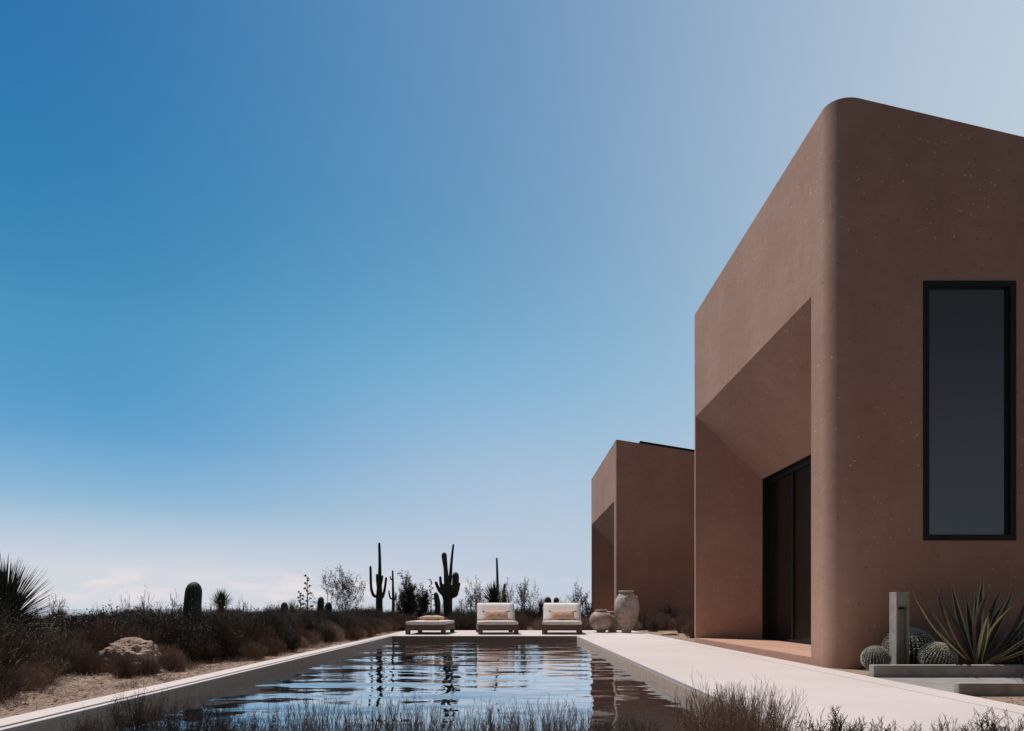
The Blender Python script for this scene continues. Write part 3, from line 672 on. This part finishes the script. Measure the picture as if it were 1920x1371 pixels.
saguaro('massive saguaro with swollen club arms and one long thin arm, behind the flat lounger', 29, ([(1120, 1010), (1120, 900), (1118, 780), (1118, 690), (1118, 570)], [50, 50, 52, 74, 40]),
        [([(1112, 680), (1108, 560), (1098, 420), (1084, 300), (1078, 225)], [34, 30, 24, 29, 32]), ([(1135, 660), (1146, 520), (1156, 380), (1170, 230), (1184, 122)], [24, 20, 16, 13, 11]),
         ([(1150, 720), (1196, 680), (1212, 600), (1214, 455)], [34, 38, 38, 39]), ([(1075, 720), (1030, 680), (1000, 630), (972, 560)], [24, 22, 19, 16]),
         ([(1095, 690), (1062, 650), (1042, 590), (1034, 502)], [26, 22, 17, 13]), ([(1170, 745), (1215, 720), (1240, 650), (1258, 575)], [18, 18, 13, 9]), ([(1130, 740), (1085, 700), (1072, 640), (1068, 590)], [40, 36, 30, 24])])
saguaro('stubby brown leaning cactus just left of the massive saguaro', 28.5, ([(1000, 1000), (1003, 900), (995, 790), (975, 688)], [30, 31, 33, 24]), [], CACTB, 'column_cactus')
saguaro('single slim cactus column rising behind the yucca, above the middle lounger', 34, ([(1702, 1000), (1702, 800), (1700, 560), (1692, 285)], [17, 16, 14, 10]), [], None, 'column_cactus')
saguaro('short thin cactus column right of the yucca, behind the middle lounger', 32, ([(1765, 1000), (1768, 800), (1775, 690), (1784, 588)], [15, 15, 14, 11]), [], None, 'column_cactus')
def col2(label, px, top, bot_w, Y, mat=None, lean=0, name='column_cactus', group='short cacti in the scrub'):
    a = P(px, top, Y); r = bot_w / 2 * Y / F; z0 = float(gz(a.x, Y)); t = thing(name, label, 'cactus', (a.x - lean, Y, z0), 0, group); h = a.z - z0; m = M()
    column(m, [(0, 0, -.1), (0, 0, h * .35), (lean * .4, 0, h * .7), (lean, 0, h)], [r * .95, r * 1.05, r * 1.0, r * .9], 15, 0, .12); m.obj('stem', mat or CACT, t, True); return t
col2('thick ribbed barrel column cactus standing alone above the scrub on the left', 365, 1091, 30, 13.0, None, .06)
col2('small rounded cactus in the scrub right of the brown-tufted yucca', 533, 1129, 13, 24, None, -.02)
col2('rounded brown cactus stub just left of the wispy tree', 602, 1119, 12, 26, CACTB, .03)
col2('low cactus stub poking up right of the rounded brown one', 616, 1129, 12, 27)
col2('dark stub of cactus beside the large spiky yucca on the left', 103, 1157, 12, 17)
col2('second dark cactus stub in the left scrub, further from the spiky yucca', 141, 1153, 13, 17.5)
col2('brown domed cactus between the two right loungers', 1027, 1119, 14, 31, CACTB)
col2('dark domed cactus left of the rightmost lounger pillow, against the sky', 1043, 1120, 10.5, 31.5)

# yuccas
spiky('yucca', 'big spiky yucca rosette at the left edge of the scrub', 'yucca', -7.12, 9.6, .0, 360, .92, .030, YUC, .66, 2, .0)
spiky('yucca', 'small yucca with brown tufted leaves right of the thick barrel column cactus', 'yucca', *P(415, 1139, 17).xy, 0, 170, .44, .026, YUC, .90, 3, .15)
spiky('yucca', 'green yucca in front of the slim cactus column, behind the middle lounger', 'yucca', *P(925, 1139, 29).xy, 0, 190, 1.0, .05, YUC, 1.05, 6, .0)
spiky('yucca', 'dark bushy yucca left of the brown domed cactus', 'yucca', *P(1014, 1139, 30).xy, 0, 90, .62, .03, YUC, .75, 8, .2)
spiky('yucca', 'low yucca in the scrub between agave stalk and rounded cactus', 'yucca', *P(548, 1139, 22).xy, 0, 60, .45, .02, YUC, .72, 12, .3)
# agave flower stalks
def stalk(label, px, top, Y, seed, w=10):
    g = random.Random(seed); a = P(px, top, Y); z0 = float(gz(a.x, Y)); h = a.z - z0; t = thing('agave_flower_stalk', label, 'agave stalk', (a.x, Y, z0), 0, 'agave flower stalks in the scrub')
    m = M(); tubes(m, [[(0, 0, 0), (.01, 0, h * .5), (0, 0, h)]], [[.028, .022, .01]], 6); m.obj('stem', TW1, t)
    n = 13; hw = w / 2 * Y / F
    br = M()
    for i in range(n):
        u = i / (n - 1); z = h * (.42 + .57 * u); az = i * 2.4; rr = hw * (1.05 - .72 * u) * g.uniform(.8, 1.1)
        e = np.array([math.cos(az) * rr, math.sin(az) * rr * .8, z + .04]); tubes(br, [[(0, 0, z - .03), (e[0] * .6, e[1] * .6, z), tuple(e)]], [[.009, .008, .006]], 4); tip = M()
        q = np.random.default_rng(seed * 50 + i); pos = e[None] + q.normal(0, 1, (34, 3)) * np.array([.020, .020, .010]) * (1 - .3 * u); leaves(tip, pos, .045, 0, .5, q, .7); tip.obj('flower_tuft', LF1, t)
    br.obj('branches', TW1, t)
stalk('tall agave flower stalk with tiered side tufts, left of the wispy tree', 576, 1081, 24, 1, 20)
stalk('short agave flower stalk beside the tall one', 563, 1112, 25, 2, 14)
stalk('agave flower stalk left of the massive saguaro', 808, 1088, 32, 3, 14)

# ------------------------------------------------------------------ wispy trees and shrubs
def grow(g, p, d, L, r, lev, S, T, up=.12, nb=3, spread=.6):
    """recursive branching; S collects 4-point paths, T collects twig tips"""
    pts = [p]; dd = d
    for i in range(3):
        dd = (dd + Vector((g.gauss(0, .16), g.gauss(0, .16), g.gauss(0, .1) + up))).normalized(); pts.append(pts[-1] + dd * L / 3)
    S.append((pts, r)); T.append(pts[2]); T.append(pts[3])
    if lev == 0: return
    for k in range(nb):
        q = pts[1 + k % 3] if k < nb - 1 else pts[3]
        nd = (dd + Vector((g.gauss(0, spread), g.gauss(0, spread), g.gauss(0, spread * .6)))).normalized()
        grow(g, q, nd, L * g.uniform(.55, .8), r * .6, lev - 1, S, T, up, nb, spread)
def wispy(label, px, top, wpx, Y, seed, lev=4, nleaf=900, ls=.05, mleaf=None, name='desert_tree', cat='tree', group='wispy trees beyond the terrace', stems=4, dens=1.0, rad=.02, mt=None):
    g = random.Random(seed); a = P(px, top, Y); z0 = float(gz(a.x, Y)); h = a.z - z0; w_ = wpx * Y / F
    S = []; T = []
    for i in range(stems):
        az = i * 6.28 / stems + g.uniform(-.5, .5); grow(g, Vector((0, 0, 0)), Vector((math.cos(az) * .45, math.sin(az) * .45, 1)).normalized(), .42, rad / .02 * .016, lev, S, T, .10, 3, .55)
    A = np.array([[list(q) for q in s[0]] for s in S]); Rr = np.array([[s[1], s[1] * .9, s[1] * .75, s[1] * .55] for s in S]); T = np.array([list(q) for q in T])
    ext = np.percentile(np.abs(T[:, 0]), 97) * 2; zz = T[:, 2].max(); kx = w_ / ext; kz = h / zz
    A *= [kx, kx, kz]; T = T * [kx, kx, kz]; Rr = np.maximum(Rr, .0045)
    t = thing(name, label, cat, (a.x, Y, z0), 0, group)
    m = M(); tubes(m, A, Rr, 3); m.obj('trunk', mt or TW1, t)
    q = np.random.default_rng(seed); T = T[T[:, 2] > h * .25]; pos = T[q.integers(0, len(T), int(nleaf * dens))] + q.normal(0, .035, (int(nleaf * dens), 3)); m = M(); leaves(m, pos, ls, 0, .3, q, .55); m.obj('crown', mleaf or LF2, t)
    return t
wispy('wide wispy tree with sparse leaves, left of the tallest saguaro', 642, 1060, 74, 27, 11, 4, 2600, .055, stems=5)
wispy('dark upright bushy tree right of the slim saguaro', 769, 1072, 36, 28, 12, 4, 9500, .055, LF1, stems=5, mt=TW3)
wispy('lower dark bushy tree between the upright one and the massive saguaro', 793, 1099, 30, 28.5, 13, 4, 6500, .052, LF1, stems=5, mt=TW3)
wispy('wispy pale tree touching the left of the green yucca', 893, 1081, 34, 31, 14, 4, 1500, .055)
wispy('wispy pale tree touching the right of the green yucca', 948, 1082, 26, 31, 15, 4, 900, .055)
wispy('wispy tree standing between the middle and the rightmost lounger', 983, 1080, 42, 31, 16, 4, 1400, .055)
wispy('wispy tree behind the rightmost lounger, beside the farther house', 1083, 1082, 36, 32, 17, 4, 1200, .055)
wispy('small wispy bush right of the massive saguaro trunk', 868, 1116, 26, 30, 18, 3, 500, .05)
wispy('faint wispy bush left of the rightmost wispy tree', 1057, 1112, 30, 32, 19, 3, 350, .05)
wispy('sparse bare-branched bush beside the big yucca rosette on the left', 107, 1112, 34, 19, 20, 3, 120, .03)
wispy('dark bush against the corner of the farther house', 1104, 1124, 14, 33, 23, 3, 700, .06, LF1)
wispy('thin dark bush left of the dark upright bushy tree', 752, 1096, 18, 31, 24, 4, 700, .05)

# ------------------------------------------------------------------ scrub
def shrub_arrays(seed, H, W, nst, nsub, r, leafn=0, ls=.03, upr=.5, mats=(0, 1), curl=.1, base_r=.06, sides=3, zig=0.0, sub2=0, tsp=.5):
    g = np.random.default_rng(seed); m = M()
    az = g.uniform(0, 2 * np.pi, nst); lean = g.uniform(0, 1, nst) ** .7
    k = 5; u = np.linspace(0, 1, k)[None, :, None]
    b = np.stack([np.cos(az) * base_r * lean, np.sin(az) * base_r * lean, np.zeros(nst) - .03], 1)
    hgt = H * g.uniform(.55, 1.0, nst) * np.sqrt(np.clip(1 - (lean * .85) ** 2 * (1 - upr), .05, 1)); rad = W / 2 * lean * g.uniform(.7, 1.1, nst)
    e = np.stack([np.cos(az) * rad, np.sin(az) * rad, hgt], 1)
    paths = b[:, None] + (e - b)[:, None] * u; paths[..., :2] = b[:, None, :2] + (e - b)[:, None, :2] * (u ** (1 + curl))
    paths[:, 1:] += g.normal(0, .018 + zig, paths[:, 1:].shape) * np.linspace(.3, 1, k - 1)[None, :, None] * W
    tubes(m, paths, np.tile(np.linspace(1, .4, k) * r, (nst, 1)), sides, mats[0])
    ns = nst * nsub; i = np.repeat(np.arange(nst), nsub); s = g.uniform(.25, .95, ns); fi = s * (k - 1); a0 = fi.astype(int); f = (fi - a0)[:, None]
    p0 = paths[i, a0] * (1 - f) + paths[i, np.minimum(a0 + 1, k - 1)] * f
    d = (paths[i, k - 1] - paths[i, 0]); d /= np.linalg.norm(d, axis=1, keepdims=True); d = d + g.normal(0, tsp, d.shape); d[:, 2] += .25; d /= np.linalg.norm(d, axis=1, keepdims=True)
    ln = (H * g.uniform(.14, .34, ns) * (1.1 - s * .5))[:, None]
    pp = np.stack([p0, p0 + d * ln * .5 + g.normal(0, .012 + zig * .6, p0.shape), p0 + (d + [0, 0, .12]) * ln], 1)
    tubes(m, pp, np.tile([r * .6, r * .5, r * .3], (ns, 1)), sides, mats[0])
    tips = pp[:, 2]
    if sub2:
        i = np.repeat(np.arange(ns), sub2); n2 = len(i); s = g.uniform(.3, 1, n2)[:, None]; p0 = pp[i, 0] * (1 - s) + pp[i, 2] * s; d = (pp[i, 2] - pp[i, 0]); L_ = np.linalg.norm(d, axis=1, keepdims=True); d = d / L_ + g.normal(0, .6, d.shape); d[:, 2] += .2
        q = np.stack([p0, p0 + d / np.linalg.norm(d, axis=1, keepdims=True) * L_ * g.uniform(.35, .7, (n2, 1))], 1); tubes(m, q, np.tile([r * .42, r * .25], (n2, 1)), sides, mats[0]); tips = q[:, 1]
    if leafn: pos = tips[g.integers(0, len(tips), leafn)] + g.normal(0, .02, (leafn, 3)); leaves(m, pos, ls, mats[1], .3, g)
    return m
protos = []
for sd, H, W, ns, nb, r, ln, ls, mats in [
        (1, .85, 1.25, 210, 7, .0045, 500, .02, (TW1, LF1)), (2, .75, 1.2, 140, 7, .0045, 600, .02, (TW1, LF1)), (3, .95, 1.1, 130, 7, .005, 3800, .024, (TW3, LF1)),
        (4, .65, 1.0, 160, 6, .004, 0, 0, (TW2, LF2)), (5, 1.0, 1.0, 120, 8, .005, 2800, .025, (TW3, LF1)), (6, .7, 1.3, 170, 7, .0045, 1200, .02, (TW1, LF2))]:
    protos.append(shrub_arrays(sd, H, W, int(ns * 1.35), nb, r, ln, ls, upr=.12, base_r=.30).mesh('shrub', list(mats)))
LAB = {0: ('dry brown twiggy shrub in the dense scrub beside the pool coping', 'brown twiggy shrubs beside the coping'), 1: ('dark leafy shrub in the dense scrub beside the pool coping', 'dark leafy shrubs beside the coping')}
def put(k, x, y, s, rz, lab=None, grp=None, sz=1.0):
    o = bpy.data.objects.new('desert_shrub', protos[k]); C.objects.link(o); o.location = (x, y, float(gz(x, y)) - .01); o.rotation_euler = (0, 0, rz); o.scale = (s, s, s * sz)
    l, g_ = LAB[1 if k in (2, 4) else 0]; tag(o, lab or l, 'shrub', grp or g_); return o
g = random.Random(21); pts = []
for x_, y_, s_ in [(-4.66, 8.72, .30), (-4.80, 8.45, .38), (-5.35, 8.62, .42), (-4.62, 9.35, .34), (-5.75, 8.9, .55)]: put(0, x_, y_, s_, x_ * 9, 'small thin twiggy shrub growing in front of the pale boulder', 'small twigs round the boulder')
def free(x, y, d): return all((x - a) ** 2 + (y - b) ** 2 > d * d for a, b in pts)
# front rows along the sand strip left of the pool
yy = 5.0
while yy < 30:
    edge = 4.98 + .16 * math.sin(yy * .9) - (.42 if 11.2 < yy < 16.5 else 0) - (.55 if yy >= 16.5 else 0) + (.12 if 7 < yy < 11 else 0)
    for row in range(4):
        x = -(edge + row * .52 + g.uniform(-.10, .10)); y = yy + g.uniform(-.15, .15)
        if row == 0 and 8.1 < y < 9.6: continue
        if row == 1 and 8.5 < y < 9.3: continue
        k = g.choice([0, 0, 1, 2, 3, 4, 5] if row else [0, 1, 3, 5, 2, 0]); sz_ = g.uniform(.42, .62) if row == 0 else g.uniform(.66, .95)
        put(k, x, y, sz_, g.uniform(0, 6.3)); pts.append((x, y))
    yy += .5 if yy < 16 else .68
# rows behind the terrace
for x in np.arange(-5.2, 12.5, .62):
    for row in range(2):
        xx = x + g.uniform(-.2, .2); y = 25.95 + row * .8 + g.uniform(-.2, .2)
        if 4.3 < xx and y > 29: continue
        k = g.choice([0, 1, 2, 3, 5]); o = put(k, xx, y, g.uniform(.75, .92), g.uniform(0, 6.3), ('dry brown' if k not in (2, 4) else 'dark leafy') + ' shrub in the scrub behind the loungers and jars', ('brown' if k not in (2, 4) else 'dark') + ' shrubs behind the terrace')
# between the two houses
for x, y, k, s in [(5.25, 19.6, 0, .62), (5.6, 21.2, 1, .7), (5.9, 23.3, 0, .8), (6.6, 22.2, 5, .75), (5.1, 24.7, 2, .6), (6.1, 20.0, 3, .7), (7.2, 21.0, 2, .8), (6.9, 24.6, 0, .8)]:
    put(k, x, y, s, x * 7, ('dry brown' if k not in (2, 4) else 'dark leafy') + ' shrub in the gap between the two houses', ('brown' if k not in (2, 4) else 'dark') + ' shrubs between the houses')
# the scrub beyond: one mass
def scrub_mass():
    low = []
    for sd, H, W, ns, nb, r, ln, ls, mt in [(31, .85, 1.25, 46, 6, .008, 420, .045, 0), (32, .75, 1.3, 44, 6, .008, 650, .048, 1), (33, .95, 1.1, 40, 6, .008, 800, .048, 1), (34, .9, 1.0, 40, 7, .007, 120, .05, 0), (35, 1.45, .75, 9, 6, .007, 60, .05, 0)]:
        a = shrub_arrays(sd, H, W, ns, nb, r, ln, ls, mats=((0, 1) if mt == 0 else (2, 1)))
        low.append((np.concatenate(a.v), a.f, a.m))
    m = M(); q = np.random.default_rng(77); n = 0
    P_ = []
    for _ in range(2300):
        ar = q.uniform(0, 1)
        if ar < .80: x = -6.9 - 36 * q.uniform() ** 1.25; y = q.uniform(4.5, 44)
        else: x = q.uniform(-9, 14); y = q.uniform(27.6, 43)
        if x > 3.7 and y > 29: 
            if x < 4.3 and y < 41: continue
            if x > 4.2: continue
        if x < -.78 * y - 5: continue                  # far outside the picture
        if np.hypot(x, y - 14) > 46: continue
        P_.append((x, y))
    for x, y in P_:
        i = 4 if q.uniform() < .10 else q.integers(0, 4); v, f, mm = low[i]; s = q.uniform(.6, 1.0) * (.86 + .22 * math.sin(x * .55 + 1.2) * math.sin(y * .4)); s *= 1.22 if q.uniform() < .12 else 1.0
        if -.80 < x / y < -.58 and y > 12: s *= .72
        a = q.uniform(0, 6.28); c, sn = math.cos(a), math.sin(a); o = np.stack([(v[:, 0] * c - v[:, 1] * sn) * s * 1.15 + x, (v[:, 0] * sn + v[:, 1] * c) * s * 1.15 + y, v[:, 2] * s + float(gz(x, y))], 1)
        m.v.append(o)
        for ff, k in zip(f, mm): m.f.append(ff + m.n); m.m.append(k)
        m.n += len(o)
    tag(m.obj('scrub', [TW1, LF1, TW3]), 'dense dark desert scrub covering the ground beyond the pool', 'scrub', kind='stuff')
scrub_mass()

# boulder in the scrub
def rock(name, label, X, Y, z, sx, sy, sz, seed, mat=None, group=None, sub=5):
    bm = bmesh.new(); bmesh.ops.create_icosphere(bm, subdivisions=sub, radius=1)
    from mathutils import noise
    for v in bm.verts:
        p = v.co * 1.0 + Vector((seed * 3.1, 0, 0)); d = noise.fractal(p * 1.1, 1.0, 2.0, 5) * .20 + noise.turbulence(p * 3, 3, True) * .15
        c = Vector([math.copysign(abs(q) ** .93, q) for q in v.co]); v.co = c * (1 + d - .08)
        v.co = Vector((v.co.x * sx, v.co.y * sy, v.co.z * sz))
    m = M(); addbm(m, bm); o = m.obj(name, mat or BOUL, None, False); o.location = (X, Y, z); return tag(o, label, 'rock', group)
rock('boulder', 'pale sandstone boulder in the dry shrubs beside the sand strip', -5.10, 9.15, .14, .37, .32, .31, 1)
rock('boulder', 'low pale rock at the foot of the larger boulder', -4.92, 8.80, .02, .20, .15, .13, 4, sub=4)
rock('small_stone', 'small pale stone by the deck border between the houses', 4.98, 21.6, .0, .26, .16, .06, 6, sub=3)
# loose pebbles and litter on the sand
def pebbles():
    q = np.random.default_rng(5); m = M(); ico = bmesh.new(); bmesh.ops.create_icosphere(ico, subdivisions=1, radius=1); ico.verts.index_update()
    V = np.array([v.co[:] for v in ico.verts]); Fc = np.array([[v.index for v in f.verts] for f in ico.faces]); ico.free()
    for i in range(2600):
        if i < 1700: x = -3.97 - 2.2 * q.uniform() ** 1.2; y = q.uniform(4.6, 24)
        elif i < 2200: x = q.uniform(4.45, 7.5); y = q.uniform(4.8, 6.7)
        else: x = q.uniform(4.45, 6.5); y = q.uniform(17.4, 27)
        s = q.uniform(.004, .016) * (1.7 if q.uniform() < .08 else 1); m.add(V * [s * q.uniform(.7, 1.4), s, s * .6] + [x, y, float(gz(x, y)) + s * .2], Fc, int(q.uniform() < .3))
    tag(m.obj('gravel', [SAND, BOUL]), 'loose pebbles scattered over the sand strip', 'gravel', kind='stuff')
pebbles()
def litter():
    q = np.random.default_rng(15); n = 5200; x = -4.0 - 1.6 * q.uniform(size=n) ** .8; y = q.uniform(4.8, 24, n)
    z = np.array([float(gz(a, b)) for a, b in zip(x, y)]); a = q.uniform(0, 6.28, n); ln = q.uniform(.03, .16, n)
    p0 = np.stack([x, y, z + .004], 1); p1 = p0 + np.stack([np.cos(a) * ln, np.sin(a) * ln, q.uniform(0, .05, n)], 1)
    m = M(); tubes(m, np.stack([p0, (p0 + p1) / 2 + q.normal(0, .008, p0.shape) + [0, 0, .01], p1], 1), np.tile([.0022, .002, .0012], (n, 1)), 3)
    n = 3000; c = np.stack([-4.05 - 1.0 * q.uniform(size=60) ** .7, q.uniform(5, 23, 60)], 1); i = q.integers(0, 60, n); x = c[i, 0] + q.normal(0, .06, n); y = c[i, 1] + q.normal(0, .09, n); x = np.minimum(x, -3.94)
    z = np.array([float(gz(a, b)) for a, b in zip(x, y)]); p0 = np.stack([x, y, z], 1); p1 = p0 + np.stack([q.normal(0, .05, n), q.normal(0, .05, n), q.uniform(.03, .11, n)], 1)
    tubes(m, np.stack([p0, p1], 1), np.tile([.002, .001], (n, 1)), 3)
    tag(m.obj('dry_twigs', TW1), 'dry twigs and grass tufts lying on the sand strip', 'dry grass', kind='stuff')
litter()

# ------------------------------------------------------------------ foreground plants
fp = {}
fp['reed'] = shrub_arrays(51, .50, .72, 62, 4, .0026, 0, 0, upr=.8, curl=.35, base_r=.18, sides=4, sub2=1, tsp=.3).mesh('stalk_bush', [TW1])
fp['dry'] = shrub_arrays(52, .60, 1.10, 520, 4, .0022, 0, 0, upr=.93, curl=.45, base_r=.36, sides=4, sub2=1, tsp=.22).mesh('stalk_bush', [TW2])
fp['coral'] = shrub_arrays(53, .40, .62, 42, 6, .0040, 0, 0, upr=.6, curl=.3, base_r=.12, sides=5, zig=.022, sub2=3).mesh('stalk_bush', [TW3])
fp['dark'] = shrub_arrays(54, .50, .85, 80, 7, .0026, 1500, .014, upr=.55, curl=.3, base_r=.12, sides=4, zig=.008, sub2=2).mesh('stalk_bush', [TW3, LF1])
def fg(kind, px, top, Y, name, label, group=None, zs=1.0, xs=1.0, rz=0):
    me = fp[kind]; Hm = max(v.co.z for v in me.vertices); a = P(px, top, Y); s = (a.z + .03) / Hm
    o = bpy.data.objects.new(name, me); C.objects.link(o); o.location = (a.x, Y, -.03); o.scale = (s * xs, s * xs, s); o.rotation_euler = (0, 0, rz); return tag(o, label, 'shrub', group)
fg('dry', 1378, 1246, 3.75, 'dry_bush', 'large fan of pale dry stalks at the bottom, in front of the deck', xs=1.0, rz=.6)
G1 = 'reed-like dry shrubs along the bottom edge'; L1 = 'upright reed-like dry twigs along the bottom edge in front of the pool water'
for i, (px, tp, Y) in enumerate([(520, 1298, 3.7), (585, 1292, 3.9), (640, 1300, 3.6), (700, 1296, 3.85), (765, 1285, 3.7), (820, 1306, 3.9), (880, 1302, 3.65), (935, 1308, 3.9), (990, 1300, 3.7), (1035, 1292, 3.85), (1080, 1305, 3.65)]):
    fg('reed', px, tp, Y, 'twig_shrub', L1, G1, xs=.95, rz=i * 1.9)
for i, (px, tp, Y) in enumerate([(1130, 1325, 3.7), (1195, 1318, 3.6)]): fg('dark', px, tp, Y, 'dark_shrub', ['dark low shrub at the bottom, left of the pale dry stalks, nearer the reeds', 'dark low shrub touching the left of the pale dry stalks'][i], xs=.8, rz=i + 3)
for i, (px, tp, Y, l) in enumerate([(255, 1268, 4.0, 'dark twiggy shrub crossing the left pool coping, with one tall bare twig'), (330, 1285, 3.8, 'dense dark shrub over the pool corner, right of the tall bare twig'),
        (410, 1290, 3.9, 'dense dark shrub over the water, left of the reed-like twigs'), (470, 1308, 3.6, 'low dark shrub where the reed-like twigs begin at the bottom'), (165, 1318, 3.8, 'low dark shrub under the coping at the lower left')]):
    fg('dark', px, tp, Y, 'dark_shrub', l, xs=.75, rz=i * 2.1)
for i, (px, tp, Y, l, x) in enumerate([(1560, 1318, 3.7, 'gnarled dark twig bush touching the right of the pale dry stalks', .8), (1630, 1340, 3.6, 'low gnarled twig tuft second to the right of the pale dry stalks', .8),
        (1715, 1352, 3.6, 'lowest gnarled twig tuft, on its own over the deck', .6), (1785, 1338, 3.7, 'narrow gnarled twig tuft over the white deck', .5), (1868, 1322, 3.6, 'gnarled dark twig bush with one tall twig at the lower right corner', .7), (1925, 1335, 3.8, 'gnarled twig bush cut by the right edge', .7)]):
    fg('coral', px, tp, Y, 'gnarled_shrub', l, xs=x * 1.2, rz=i * 1.3)
